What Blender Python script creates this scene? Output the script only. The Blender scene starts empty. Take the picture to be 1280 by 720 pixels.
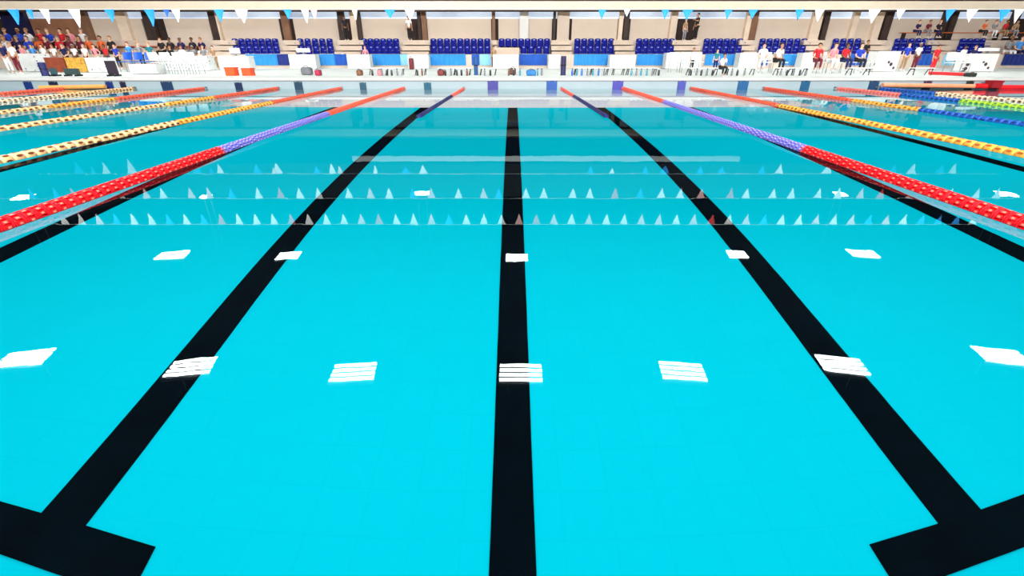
import bpy, bmesh, math, random
from mathutils import Vector, Matrix
random.seed(7)
PI = math.pi
scene = bpy.context.scene
COL = scene.collection
H = 1.222            # eye height above the water
PIT = 0.465          # the camera looks down by this angle
F = 590.0            # focal length in pixels of the 1280 wide frame
CX = 640.9
DEEP = 1.957         # pool depth
N = 1.333
cs, sn = math.cos(PIT), math.sin(PIT)

# ------------------------------------------------------------------ measuring
def ray(px, py):
    u = (360 - py) / F
    return Vector(((px - CX) / F, cs + u * sn, -sn + u * cs))
def at(px, py, Y):
    """world point seen at a pixel, at distance Y down the pool"""
    d = ray(px, py); t = Y / d.y
    return Vector((d.x * t, Y, H + d.z * t))
def surf(px, py, z=0.0):
    d = ray(px, py); t = (z - H) / d.z
    return Vector((d.x * t, d.y * t, z))
def mirrored(px, py, z):
    """point at height z whose reflection in the water is seen at a pixel"""
    d = ray(px, py); t = (z + H) / -d.z
    return Vector((d.x * t, d.y * t, z))
def floor_pt(px, py, depth=DEEP):
    d = ray(px, py); hd = math.hypot(d.x, d.y)
    th = math.atan2(hd, -d.z)
    tw = math.asin(math.sin(th) / N)
    R = H * math.tan(th) + depth * math.tan(tw)
    return Vector((d.x / hd * R, d.y / hd * R, -depth))

# ------------------------------------------------------------------ materials
def srgb(c):
    return tuple(((v / 255) / 12.92 if v / 255 <= 0.04045 else ((v / 255 + 0.055) / 1.055) ** 2.4) for v in c)
MATS = {}
def mat(name, rgb, rough=0.5, var=0.06, scale=6.0, metal=0.0, emis=0.0):
    if name in MATS: return MATS[name]
    m = bpy.data.materials.new(name); m.use_nodes = True
    nt = m.node_tree; b = nt.nodes['Principled BSDF']
    c = srgb(rgb)
    b.inputs['Roughness'].default_value = rough
    b.inputs['Metallic'].default_value = metal
    tc = nt.nodes.new('ShaderNodeTexCoord'); ns = nt.nodes.new('ShaderNodeTexNoise')
    ns.inputs['Scale'].default_value = scale; ns.inputs['Detail'].default_value = 3
    rp = nt.nodes.new('ShaderNodeValToRGB')
    rp.color_ramp.elements[0].position = 0.3; rp.color_ramp.elements[1].position = 0.7
    rp.color_ramp.elements[0].color = (*[max(0, v * (1 - var)) for v in c], 1)
    rp.color_ramp.elements[1].color = (*[min(1, v * (1 + var)) for v in c], 1)
    nt.links.new(tc.outputs['Object'], ns.inputs['Vector'])
    nt.links.new(ns.outputs['Fac'], rp.inputs['Fac'])
    nt.links.new(rp.outputs['Color'], b.inputs['Base Color'])
    if emis:
        nt.links.new(rp.outputs['Color'], b.inputs['Emission Color'])
        b.inputs['Emission Strength'].default_value = emis
    MATS[name] = m
    return m
def tile_mat(name, rgb, grout, size, rough=0.4, mortar=0.012, rgb2=None):
    m = bpy.data.materials.new(name); m.use_nodes = True
    nt = m.node_tree; b = nt.nodes['Principled BSDF']
    tc = nt.nodes.new('ShaderNodeTexCoord'); br = nt.nodes.new('ShaderNodeTexBrick')
    br.offset = 0.0
    br.inputs['Color1'].default_value = (*srgb(rgb), 1)
    br.inputs['Color2'].default_value = (*srgb(rgb2 or rgb), 1)
    br.inputs['Mortar'].default_value = (*srgb(grout), 1)
    br.inputs['Scale'].default_value = 1.0
    br.inputs['Mortar Size'].default_value = mortar
    br.inputs['Brick Width'].default_value = size; br.inputs['Row Height'].default_value = size
    nt.links.new(tc.outputs['Object'], br.inputs['Vector'])
    nt.links.new(br.outputs['Color'], b.inputs['Base Color'])
    b.inputs['Roughness'].default_value = rough
    return m

M_FLOOR = tile_mat('pool floor tile', (0, 224, 248), (0, 221, 245), 0.30, 0.6, 0.004, (0, 225, 249))
for _m in (M_FLOOR,): _m.node_tree.nodes['Principled BSDF'].inputs['Specular IOR Level'].default_value = 0
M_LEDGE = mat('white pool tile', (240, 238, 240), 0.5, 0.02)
M_BLACK = mat('black pool tile', (1, 10, 18), 0.9, 0.3, 3)
M_BLACK.node_tree.nodes['Principled BSDF'].inputs['Specular IOR Level'].default_value = 0.03
M_POOLWALL = tile_mat('pool wall tile', (190, 225, 232), (170, 205, 215), 0.3)
M_WALLW = mat('white bulkhead panel', (158, 178, 186), 0.4, 0.03, 2)
M_COPING = mat('white coping', (214, 216, 214), 0.4, 0.03, 3)
M_DECK = mat('pale deck', (232, 242, 236), 0.5, 0.05, 1.5)
M_TREAD = mat('stand concrete', (205, 190, 175), 0.8, 0.06, 2)
M_BEIGE = mat('beige wall', (214, 199, 183), 0.8, 0.04, 0.8)
M_STRIP = mat('pale blue glow strip', (196, 212, 238), 0.3, 0.25, 0.5, 0, 0.75)  # glow added because the beam shades this strip
M_BEAM = mat('cream beam', (255, 238, 212), 0.6, 0.03, 1)
M_BROWN = mat('brown steel', (108, 70, 55), 0.6, 0.2, 3)
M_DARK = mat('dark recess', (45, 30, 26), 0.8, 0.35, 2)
M_NAVY = mat('navy seat plastic', (10, 20, 128), 0.6, 0.15, 5)
M_NAVY.node_tree.nodes['Principled BSDF'].inputs['Specular IOR Level'].default_value = 0.12
M_NAVYD = mat('dark navy seating', (14, 18, 62), 0.6, 0.3, 2)
M_CEIL = mat('dark ceiling', (26, 30, 34), 0.9, 0.2, 0.3)
M_HALL = mat('hall wall', (56, 60, 66), 0.9, 0.1, 0.4)
M_DRAPE = mat('bright blue drape', (38, 138, 214), 0.8, 0.08, 3)
M_DRAPE2 = mat('royal blue drape', (22, 82, 178), 0.8, 0.1, 3)
M_DRAPEP = mat('pale blue drape', (140, 205, 238), 0.8, 0.08, 3)
M_DRAPEN = mat('navy drape', (22, 42, 120), 0.8, 0.15, 3)
M_WHITE = mat('white plastic', (226, 227, 226), 0.45, 0.03, 4)
M_CLOTH = mat('white table cloth', (222, 226, 224), 0.8, 0.05, 5)
def spotted(name, rgb, spot, scale, thr):
    m = mat(name, rgb, .8, .05, 5); nt = m.node_tree; b = nt.nodes['Principled BSDF']
    src = b.inputs['Base Color'].links[0].from_socket
    tc = nt.nodes.new('ShaderNodeTexCoord'); vo = nt.nodes.new('ShaderNodeTexVoronoi'); vo.inputs['Scale'].default_value = scale
    lt = nt.nodes.new('ShaderNodeMath'); lt.operation = 'LESS_THAN'; lt.inputs[1].default_value = thr
    mx = nt.nodes.new('ShaderNodeMix'); mx.data_type = 'RGBA'
    nt.links.new(tc.outputs['Object'], vo.inputs['Vector']); nt.links.new(vo.outputs['Distance'], lt.inputs[0]); nt.links.new(lt.outputs[0], mx.inputs['Factor'])
    nt.links.new(src, mx.inputs['A']); mx.inputs['B'].default_value = (*srgb(spot), 1); nt.links.new(mx.outputs['Result'], b.inputs['Base Color'])
    return m
M_SPOT = spotted('white cloth with dark spots', (226, 226, 224), (66, 44, 50), 2.6, .24)
M_FLECK = spotted('white cloth with grey flecks', (224, 226, 226), (120, 124, 130), 6, .2)
M_LEG = mat('dark metal leg', (40, 42, 48), 0.4, 0.1, 4, 0.6)
M_GREY = mat('grey metal', (150, 155, 160), 0.35, 0.1, 4, 0.7)
M_CABLE = mat('steel cable', (120, 125, 130), 0.4, 0.1, 10, 0.7)
M_RED = mat('red float', (232, 20, 34), 0.35, 0.12, 14)
M_REDL = mat('light red fin highlight', (255, 150, 120), 0.35, 0.25, 20)
M_LAV = mat('lavender float', (120, 118, 214), 0.35, 0.12, 14)
M_LAVL = mat('pale lavender fin highlight', (205, 200, 245), 0.35, 0.1, 20)
M_NAVF = mat('navy float', (26, 30, 96), 0.4, 0.15, 14)
M_ORR = mat('orange red float', (255, 92, 66), 0.4, 0.1, 14)
M_ORRL = mat('light orange fin highlight', (255, 150, 110), 0.4, 0.1, 14)
M_TAN = mat('tan float', (250, 200, 140), 0.4, 0.1, 8)
M_TANO = mat('brown float vent', (110, 52, 22), 0.5, 0.3, 14)
M_GOLD = mat('golden float', (250, 178, 70), 0.4, 0.1, 8)
M_GOLDO = mat('orange brown float vent', (190, 92, 28), 0.5, 0.3, 14)
M_BLUEF = mat('blue float', (14, 90, 190), 0.4, 0.12, 8)
M_BLUEO = mat('dark blue float vent', (10, 44, 120), 0.5, 0.2, 14)
M_GREENF = mat('yellow green float', (170, 215, 50), 0.4, 0.3, 8)
M_GREENO = mat('green float vent', (40, 140, 90), 0.5, 0.2, 14)
M_CREAMF = mat('cream float', (245, 220, 185), 0.4, 0.1, 8)
M_PINKF = mat('pink float', (250, 130, 120), 0.4, 0.1, 8)
M_FLAGB = mat('blue pennant cloth', (30, 150, 235), 0.7, 0.1, 20)
M_FLAGB2 = mat('royal pennant cloth', (30, 100, 220), 0.7, 0.1, 20)
M_FLAGW = mat('white pennant cloth', (250, 246, 246), 0.7, 0.04, 20)
M_FLAGP = mat('pink pennant cloth', (248, 190, 188), 0.7, 0.1, 20)
M_FLAGR = mat('red pennant cloth', (225, 70, 70), 0.7, 0.1, 20)
M_LAMP = mat('lamp tube', (255, 255, 255), 0.5, 0.0, 1, 0, 44.0)
M_HOUSING = mat('lamp housing', (24, 24, 26), 0.6, 0.05, 3)

# ------------------------------------------------------------------ mesh building
class MB:
    def __init__(s): s.v = []; s.f = []; s.m = []
    def add(s, vs, fs, mi=0):
        o = len(s.v); s.v += [tuple(v) for v in vs]
        for f in fs: s.f.append(tuple(i + o for i in f)); s.m.append(mi)
        return s
    def box(s, x0, x1, y0, y1, z0, z1, mi=0):
        vs = [(x, y, z) for z in (z0, z1) for y in (y0, y1) for x in (x0, x1)]
        return s.add(vs, [(0, 2, 3, 1), (4, 5, 7, 6), (0, 1, 5, 4), (2, 6, 7, 3), (0, 4, 6, 2), (1, 3, 7, 5)], mi)
    def rbox(s, x0, x1, y0, y1, z0, z1, r=0.02, mi=0):
        bm = bmesh.new(); bmesh.ops.create_cube(bm, size=1)
        for v in bm.verts:
            v.co = Vector(((x0 + x1) / 2 + v.co.x * (x1 - x0), (y0 + y1) / 2 + v.co.y * (y1 - y0), (z0 + z1) / 2 + v.co.z * (z1 - z0)))
        bmesh.ops.bevel(bm, geom=bm.edges[:], offset=r, segments=2, affect='EDGES', profile=0.5)
        bm.verts.index_update()
        s.add([v.co.copy() for v in bm.verts], [[v.index for v in f.verts] for f in bm.faces], mi); bm.free()
        return s
    def tube(s, a, b, r0, r1=None, n=8, mi=0):
        a, b = Vector(a), Vector(b); r1 = r0 if r1 is None else r1
        d = (b - a).normalized(); q = d.to_track_quat('Z', 'Y')
        vs = []
        for p, r in ((a, r0), (b, r1)):
            for k in range(n):
                t = 2 * PI * k / n
                vs.append(p + q @ Vector((r * math.cos(t), r * math.sin(t), 0)))
        fs = [(k, (k + 1) % n, n + (k + 1) % n, n + k) for k in range(n)] + [tuple(range(n - 1, -1, -1)), tuple(range(n, 2 * n))]
        return s.add(vs, fs, mi)
    def lathe_y(s, prof, n=12, mi=0, y0=0.0):
        """profile of (y, r) turned about the Y axis"""
        vs = []
        for y, r in prof:
            for k in range(n):
                t = 2 * PI * k / n; vs.append((r * math.cos(t), y0 + y, r * math.sin(t)))
        fs = [(i * n + k, i * n + (k + 1) % n, (i + 1) * n + (k + 1) % n, (i + 1) * n + k) for i in range(len(prof) - 1) for k in range(n)]
        fs += [tuple(range(n)), tuple(range((len(prof) - 1) * n, len(prof) * n))]
        return s.add(vs, fs, mi)
    def lathe_z(s, prof, n=12, mi=0, c=(0, 0, 0)):
        vs = []
        for z, r in prof:
            for k in range(n):
                t = 2 * PI * k / n; vs.append((c[0] + r * math.cos(t), c[1] + r * math.sin(t), c[2] + z))
        fs = [(i * n + k, i * n + (k + 1) % n, (i + 1) * n + (k + 1) % n, (i + 1) * n + k) for i in range(len(prof) - 1) for k in range(n)]
        fs += [tuple(range(n)), tuple(range((len(prof) - 1) * n, len(prof) * n))]
        return s.add(vs, fs, mi)
    def mesh(s, name, mats, smooth=False):
        me = bpy.data.meshes.new(name); me.from_pydata(s.v, [], s.f)
        for m in (mats if isinstance(mats, (list, tuple)) else [mats]): me.materials.append(m)
        for p, mi in zip(me.polygons, s.m): p.material_index = mi; p.use_smooth = smooth
        bm = bmesh.new(); bm.from_mesh(me); bmesh.ops.recalc_face_normals(bm, faces=bm.faces[:]); bm.to_mesh(me); bm.free()
        return me
    def build(s, name, mats, parent=None, smooth=False, loc=None):
        return link(name, s.mesh(name, mats, smooth), parent, loc)
def link(name, me, parent=None, loc=None, rz=0.0):
    o = bpy.data.objects.new(name, me); COL.objects.link(o)
    if loc is not None: o.location = loc
    if rz: o.rotation_euler.z = rz
    if parent is not None: o.parent = parent
    return o
def tag(o, label=None, cat=None, group=None, kind=None):
    if label: o['label'] = label
    if cat: o['category'] = cat
    if group: o['group'] = group
    if kind: o['kind'] = kind
    return o
def thing(name, label, cat, loc=(0, 0, 0), rz=0.0, group=None):
    o = bpy.data.objects.new(name, None); COL.objects.link(o)
    o.location = loc; o.rotation_euler.z = rz; o.empty_display_size = 0.1
    return tag(o, label, cat, group)
def struct(o): o['kind'] = 'structure'; return o
def copy_tree(o, parent=None):
    c = o.copy(); COL.objects.link(c)
    if parent is not None: c.parent = parent
    for ch in list(o.children): copy_tree(ch, c)
    return c
ORD = ['first', 'second', 'third', 'fourth', 'fifth', 'sixth', 'seventh', 'eighth', 'ninth', 'tenth', 'eleventh', 'twelfth', 'thirteenth', 'fourteenth', 'fifteenth', 'sixteenth', 'seventeenth', 'eighteenth']

# ------------------------------------------------------------------ the pool shell
XL, XR = -27.0, 29.0
YW = 18.6                       # front of the far pool end
ZD = 0.34                       # far deck above the water
struct(MB().box(XL, XR, -0.3, YW + 0.2, -DEEP - 0.2, -DEEP).build('floor', M_FLOOR))
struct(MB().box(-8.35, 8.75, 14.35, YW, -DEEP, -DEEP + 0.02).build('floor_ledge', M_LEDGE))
struct(MB().box(XL, XR, -0.6, -0.3, -DEEP - 0.2, 0.12).build('wall_near', M_POOLWALL))
struct(MB().box(XL - 0.3, XL, -0.6, YW, -DEEP - 0.2, 0.12).build('wall_left', M_POOLWALL))
struct(MB().box(XR, XR + 0.3, -0.6, YW, -DEEP - 0.2, 0.12).build('wall_right', M_POOLWALL))
struct(MB().box(XL - 6, XR + 6, -6, -0.6, -0.2, 0.12).build('floor_near_deck', M_DECK))
struct(MB().box(XL - 6, XR + 6, YW, YW + 0.25, -DEEP - 0.2, 0.27).build('wall_far', M_WALLW))
struct(MB().box(XL - 6, XR + 6, YW + 0.25, 30.0, -0.2, ZD).build('floor_far_deck', M_DECK))
struct(MB().rbox(XL - 6, XR + 6, YW - 0.06, YW + 0.5, 0.27, ZD + 0.02, 0.02).build('trim_1', M_COPING))

# the water: one clear plane
def water_material():
    m = bpy.data.materials.new('pool water'); m.use_nodes = True
    nt = m.node_tree; nt.nodes.clear(); L = nt.links
    out = nt.nodes.new('ShaderNodeOutputMaterial')
    mix = nt.nodes.new('ShaderNodeMixShader')
    rf = nt.nodes.new('ShaderNodeBsdfRefraction'); rf.inputs['IOR'].default_value = N
    rf.inputs['Roughness'].default_value = 0.0; rf.inputs['Color'].default_value = (0.95, 1, 1, 1)
    gl = nt.nodes.new('ShaderNodeBsdfGlossy'); gl.inputs['Roughness'].default_value = 0.006
    gl.inputs['Color'].default_value = (0.9, 1, 1, 1)
    fr = nt.nodes.new('ShaderNodeFresnel'); fr.inputs['IOR'].default_value = N
    rp = nt.nodes.new('ShaderNodeValToRGB'); cr = rp.color_ramp
    pts = [(0.0, 0.0), (0.05, 0.055), (0.12, 0.11), (0.21, 0.17), (0.30, 0.19), (0.36, 0.13), (0.42, 0.035), (0.54, 0.035), (0.585, 0.22), (0.65, 0.68), (0.74, .92), (1.0, 0.95)]
    cr.elements[0].position, cr.elements[0].color = pts[0][0], (pts[0][1],) * 3 + (1,)
    cr.elements[1].position, cr.elements[1].color = pts[-1][0], (pts[-1][1],) * 3 + (1,)
    for p, v in pts[1:-1]:
        e = cr.elements.new(p); e.color = (v, v, v, 1)
    tc = nt.nodes.new('ShaderNodeTexCoord'); mp = nt.nodes.new('ShaderNodeMapping')
    mp.inputs['Scale'].default_value = (1.6, 1.0, 1)
    ns = nt.nodes.new('ShaderNodeTexNoise'); ns.inputs['Scale'].default_value = 2.2; ns.inputs['Detail'].default_value = 2.5
    bp = nt.nodes.new('ShaderNodeBump'); bp.inputs['Strength'].default_value = 0.007; bp.inputs['Distance'].default_value = 0.05
    L.new(tc.outputs['Object'], mp.inputs['Vector']); L.new(mp.outputs['Vector'], ns.inputs['Vector'])
    L.new(ns.outputs['Fac'], bp.inputs['Height'])
    L.new(bp.outputs['Normal'], gl.inputs['Normal']); L.new(bp.outputs['Normal'], rf.inputs['Normal'])
    L.new(fr.outputs['Fac'], rp.inputs['Fac']); L.new(rp.outputs['Color'], mix.inputs['Fac'])
    L.new(rf.outputs['BSDF'], mix.inputs[1]); L.new(gl.outputs['BSDF'], mix.inputs[2])
    L.new(mix.outputs['Shader'], out.inputs['Surface'])
    return m
wm = MB(); wm.add([(XL, -0.3, 0), (XR, -0.3, 0), (XR, YW - .004, 0), (XL, YW - .004, 0)], [(0, 1, 2, 3)])
water = wm.build('pool_water', water_material())
tag(water, 'clear still turquoise pool water mirroring the ceiling lamps', 'water', kind='stuff')

# black lane lines on the pool floor
def lane_line(x, label, bar=None, w=0.262, y0=None):
    t = thing('lane_line', label, 'lane line', (x, 8, -DEEP), group='black lane lines on the pool floor')
    MB().box(-w / 2, w / 2, (1.3 if y0 is None else y0) - 8, 14.35 - 8, 0, 0.006).build('stripe', M_BLACK, t)
    if bar:
        pts = [floor_pt(*p) - Vector((x, 8, -DEEP)) for p in bar]
        n = len(pts); up = Vector((0, 0, 0.008))
        MB().add(pts + [p + up for p in pts], [tuple(range(n)), tuple(range(n, 2 * n))] + [(i, (i + 1) % n, (i + 1) % n + n, i + n) for i in range(n)]).build('crossbar', M_BLACK, t)
    return t
barL = [(194.6, 684), (106, 657), (52, 642), (0, 627), (-70, 605), (-90, 660), (0, 693), (77, 720), (150, 744), (166, 740)]
barR = [(1086.6, 681), (1173, 655), (1225, 638), (1280, 618), (1350, 594), (1372, 648), (1280, 684), (1177, 722), (1135, 740), (1122, 738)]
lane_line(0, 'straight black lane line running down the middle of the pool floor', y0=0.9)
lane_line(-2.5, 'black lane line with a crossbar at lower left, first left of the middle line', barL, y0=1.72)
lane_line(2.5, 'black lane line with a crossbar at lower right, first right of the middle line', barR, y0=1.72)
lane_line(-5.0, 'black lane line under the red and lavender rope on the left side')
lane_line(5.0, 'black lane line under the red and lavender rope on the right side')
lane_line(-7.5, 'black lane line under the tan float rope on the left side')
lane_line(7.5, 'black lane line under the golden float rope on the right side')

# ------------------------------------------------------------------ lane ropes
def finned(name, a, b):
    """wave breaking disc: core, end rims and fins round it"""
    mb = MB(); n = 10
    mb.lathe_y([(-0.046, 0.030), (-0.046, 0.052), (0.046, 0.052), (0.046, 0.030)], 10, 0)
    for y in (-0.046, 0.034): mb.lathe_y([(0, 0.045), (0, 0.073), (0.012, 0.073), (0.012, 0.045)], 14, 0, y)
    for k in range(n):
        t = 2 * PI * k / n
        c, s_ = math.cos(t), math.sin(t)
        vs = []
        for y in (-0.026, 0.026):
            for r, h in ((0.045, 0.011), (0.072, 0.013)):
                for q in (-h, h): vs.append((r * c - q * s_, y, r * s_ + q * c))
        mb.add(vs, [(0, 1, 3, 2), (4, 6, 7, 5), (0, 4, 5, 1), (2, 3, 7, 6), (0, 2, 6, 4), (1, 5, 7, 3)], 0)
        p = Vector((.0735 * c, 0, .0735 * s_)); u = Vector((-s_, 0, c)) * .0075; y_ = Vector((0, .012, 0))
        mb.add([p - u - y_, p + u - y_, p + u + y_, p - u + y_, p * .94 - u - y_, p * .94 + u - y_, p * .94 + u + y_, p * .94 - u + y_], [(0, 1, 2, 3), (0, 4, 5, 1), (1, 5, 6, 2), (2, 6, 7, 3), (3, 7, 4, 0)], 1)  # pale studs paint highlights onto the fin tips
    return mb.mesh(name, [a, b])
def barrel(name, a, b, half=0.076, r=0.068):
    """smooth barrel float with dark oval vents round its waist"""
    mb = MB()
    mb.lathe_y([(-half, r * .72), (-half * .9, r * .92), (-half * .4, r), (half * .4, r), (half * .9, r * .92), (half, r * .72)], 16, 0)
    for k in range(6):
        t = PI / 6 + 2 * PI * k / 6
        vs = []
        for j in range(12):
            q = 2 * PI * j / 12
            tt = t + 0.24 * math.sin(q); vs.append(((r + .002) * math.cos(tt), half * .56 * math.cos(q), (r + .002) * math.sin(tt)))
        mb.add(vs, [tuple(range(12))], 1)
    return mb.mesh(name, [a, b], True)
FL = {
    'red': (finned('red float', M_RED, M_REDL), .1), 'lavender': (finned('lavender float', M_LAV, M_LAVL), .1),
    'orange_red': (finned('orange red float', M_ORR, M_ORRL), .1), 'navy': (finned('navy float', M_NAVF, M_NAVF), .1),
    'tan': (barrel('tan float', M_TAN, M_TANO), .155), 'golden': (barrel('golden float', M_GOLD, M_GOLDO), .155),
    'orange': (barrel('orange float', M_ORR, M_GOLDO), .155), 'blue': (barrel('blue float', M_BLUEF, M_BLUEO), .155),
    'green': (barrel('green float', M_GREENF, M_GREENO), .155), 'cream': (barrel('cream float', M_CREAMF, M_TANO), .155),
    'pink': (barrel('pink float', M_PINKF, M_ORR), .155),
}
def rope(x, label, sections, ynear=None, yfar=YW - 0.12, single=100, zc=0.012, x1=None):
    """sections: (y0, y1, kind); x at the far end may differ (x1)"""
    ynear = sections[0][0] if ynear is None else ynear
    x1 = x if x1 is None else x1
    ang = math.atan2(x - x1, yfar - ynear)
    t = thing('lane_rope', label, 'lane rope', (x1, yfar, 0), ang, 'floating lane ropes')
    y_end = -0.28 if ynear < 12 and abs(x) > 3 else ynear
    MB().tube((0, 0.1, zc + .05), (0, y_end - yfar, zc), 0.008, n=6).build('cable', M_CABLE, t)
    MB().lathe_y([(0, .012), (.0, .03), (.03, .03), (.03, .012)], 8, 0, .06).build('hook', M_GREY, t, loc=(0, 0, zc + .04))
    cnt = 0
    for si_, (y0, y1, k) in enumerate(sections):
        me, step = FL[k]
        yy = y0 + step / 2; rest = []
        if si_ == 0 and y_end < ynear:                      # the stretch outside the picture, to the near wall
            e = y0 - step / 2
            while e > y_end + .15: rest.append(e); e -= step
        while yy < y1:
            if cnt < single:
                o = link('float', me, t, (0, yy - yfar, zc)); o.rotation_euler.y = random.choice((0, .3, .6)); cnt += 1
            else: rest.append(yy)
            yy += step
        if rest:
            mb = MB(); vs = [v.co.copy() for v in me.vertices]; fs = [tuple(p.vertices) for p in me.polygons]; ms = [p.material_index for p in me.polygons]
            for r in rest:
                o_ = len(mb.v); mb.v += [(v.x, v.y + r - yfar, v.z + zc) for v in vs]
                mb.f += [tuple(i + o_ for i in f) for f in fs]; mb.m += ms
            tag(mb.build('float', list(me.materials), t), kind='stuff')
    return t
rope(-3.935, 'lane rope with red, lavender then orange floats, on the left side', [(2.9, 6.47, 'red'), (6.47, 10.6, 'lavender'), (10.6, 18.4, 'orange_red')])
rope(3.98, 'lane rope with red, lavender then orange floats, on the right side', [(2.9, 6.55, 'red'), (6.55, 13.2, 'lavender'), (13.2, 18.4, 'orange_red')])
rope(-6.29, 'lane rope of tan floats with brown ovals, first beyond the red rope on the left', [(4.6, 9.2, 'tan'), (9.2, 13.0, 'golden'), (13.0, 18.4, 'orange')], x1=-6.2)
rope(6.62, 'lane rope of golden floats, first beyond the red rope on the right', [(4.9, 12.4, 'golden'), (12.4, 18.4, 'orange')], x1=6.45)
rope(-8.83, 'lane rope of tan floats, second beyond the red rope on the left', [(6.8, 12.6, 'tan'), (12.6, 14.6, 'golden'), (14.6, 18.4, 'orange')], x1=-8.5)
rope(-11.12, 'lane rope of tan and golden floats, third beyond the red rope on the left', [(8.8, 12, 'tan'), (12, 14.2, 'golden'), (14.2, 18.4, 'orange')])
rope(-13.7, 'lane rope of cream floats, fourth beyond the red rope on the left', [(11, 15.5, 'cream'), (15.5, 18.4, 'tan')], single=60)
rope(-16.1, 'short looking tan and orange lane rope by the left end wall', [(13, 16, 'tan'), (16, 18.4, 'orange')], single=60)
rope(9.35, 'lane rope with blue floats near and orange floats far, on the right', [(8.0, 11.4, 'blue'), (11.4, 13.8, 'golden'), (13.8, 18.4, 'orange')], x1=9.1)
rope(12.35, 'lane rope with yellow green floats near and pink floats far', [(10.4, 13.6, 'green'), (13.6, 15.6, 'blue'), (15.6, 18.4, 'pink')], x1=11.7, single=60)
rope(13.9, 'lane rope of cream floats beyond the yellow green rope', [(11.8, 16.2, 'cream'), (16.2, 18.4, 'blue')], x1=13.2, single=60)
for _k in ('orange_red', 'navy'):
    _m = FL[_k][0].copy(); _m.name = 'slim ' + FL[_k][0].name
    for _v in _m.vertices: _v.co.x *= .72; _v.co.z *= .72
    FL['slim_' + _k] = (_m, .1)
for _s, _l in ((-1, 'left'), (1, 'right')):
    _e = surf(CX + _s * 117, 147)
    rope(_e.x, f'short navy and orange lane rope {_l} of the middle line at the end wall', [(_e.y, 15.2, 'slim_navy'), (15.2, 18.4, 'slim_orange_red')], x1=_s * 1.77)

# ------------------------------------------------------------------ dark panels on the end wall
def wall_panel(px, w, y0, col, k):
    a, b = at(px - w / 2, y0, YW - .03), at(px + w / 2, y0, YW - .03)
    m = mat('end wall panel ' + k, col, 0.4, 0.1, 5)
    t = thing('touchpad', f'{k} panel hanging on the pool end wall, {ORD[len(PANELS)]} panel from the left', 'touchpad', ((a.x + b.x) / 2, YW, 0), 0, 'dark panels on the pool end wall')
    hw = (b.x - a.x) / 2; z1 = min(a.z, 0.262)
    MB().rbox(-hw, hw, -0.035, 0.0, -0.5, z1, 0.008).build('board', m, t)
    for s in (-1, 1): MB().box(s * hw * .6 - .015, s * hw * .6 + .015, -0.045, 0, z1 - .03, z1 + .006).build('bracket', M_GREY, t)
    PANELS.append(t)
PANELS = []
for px, w, y0, col, k in [(33, 10, 102, (20, 45, 110), 'navy blue'), (65, 11, 102, (20, 30, 60), 'blackish blue'), (135, 9, 102, (18, 46, 112), 'deep blue'),
        (152, 7, 102, (30, 24, 56), 'dark plum'), (207, 14, 102, (22, 50, 84), 'slate blue'), (297, 9, 103, (14, 30, 72), 'midnight blue'), (372, 10, 102, (18, 54, 78), 'dark teal'),
        (453, 8, 103, (24, 74, 96), 'teal grey'), (534, 9, 103, (14, 84, 110), 'dull teal'), (616, 13, 101, (62, 56, 142), 'violet blue'), (690, 13, 101, (36, 82, 158), 'mid blue'),
        (773, 13, 100, (66, 66, 164), 'purple blue'), (853, 10, 101, (64, 72, 160), 'dusty violet'), (930, 13, 101, (24, 86, 140), 'petrol blue'), (1008, 11, 101, (20, 84, 122), 'dark cyan'),
        (1094, 12, 101, (28, 62, 100), 'steel blue'), (1161, 10, 101, (70, 48, 78), 'brownish purple'), (1214, 9, 101, (22, 44, 44), 'black green')]:
    wall_panel(px, w, y0, col, k)

# ------------------------------------------------------------------ the stand
struct(MB().box(XL - 6, XR + 6, 30.0, 30.25, -0.2, 1.06).build('wall_stand_front', M_TREAD))
struct(MB().box(XL - 6, XR + 6, 30.25, 31.05, -0.2, 0.66).build('floor_stand_lower', M_TREAD))
struct(MB().box(XL - 6, XR + 6, 31.05, 31.85, -0.2, 1.06).build('floor_stand_upper', M_TREAD))
struct(MB().box(XL - 6, XR + 6, 31.85, 34.7, -0.2, 1.80).build('floor_walkway', M_TREAD))
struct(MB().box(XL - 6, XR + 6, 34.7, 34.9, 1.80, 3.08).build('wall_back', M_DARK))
struct(MB().box(XL - 6, XR + 6, 34.7, 34.9, 3.08, 3.6).build('wall_back_strip', M_STRIP))
struct(MB().box(XL - 6, XR + 6, 33.3, 34.9, 3.47, 3.93).build('trim_2', M_BEAM))
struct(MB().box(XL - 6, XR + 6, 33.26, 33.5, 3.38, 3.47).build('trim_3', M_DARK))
struct(MB().box(XL - 6, XR + 6, 33.28, 33.36, 3.97, 4.05).build('trim_4', M_BROWN))
up = MB(); up.add([(XL - 6, 33.9, 3.93), (XR + 6, 33.9, 3.93), (XR + 6, 40, 7.2), (XL - 6, 40, 7.2), (XL - 6, 40, 3.93), (XR + 6, 40, 3.93)], [(0, 1, 2, 3), (0, 3, 4), (1, 5, 2), (4, 5, 1, 0), (3, 2, 5, 4)])
struct(up.build('wall_upper_stand', M_NAVYD))
struct(MB().box(-12, 17, 35.9, 36.0, 5.78, 6.16).build('trim_5', mat('white upper fascia', (250, 250, 250), .5, .02)))
struct(MB().box(XL - 6, XR + 6, 40, 40.3, -0.2, 10).build('wall_hall_back', M_HALL))
struct(MB().box(XL - 6.3, XL - 6, -6, 40.3, -0.2, 10).build('wall_hall_left', M_HALL))
struct(MB().box(XR + 6, XR + 6.3, -6, 40.3, -0.2, 10).build('wall_hall_right', M_HALL))
struct(MB().box(XL - 6.3, XR + 6.3, -6.3, 40.3, 10, 10.3).build('ceiling', M_CEIL))
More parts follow.
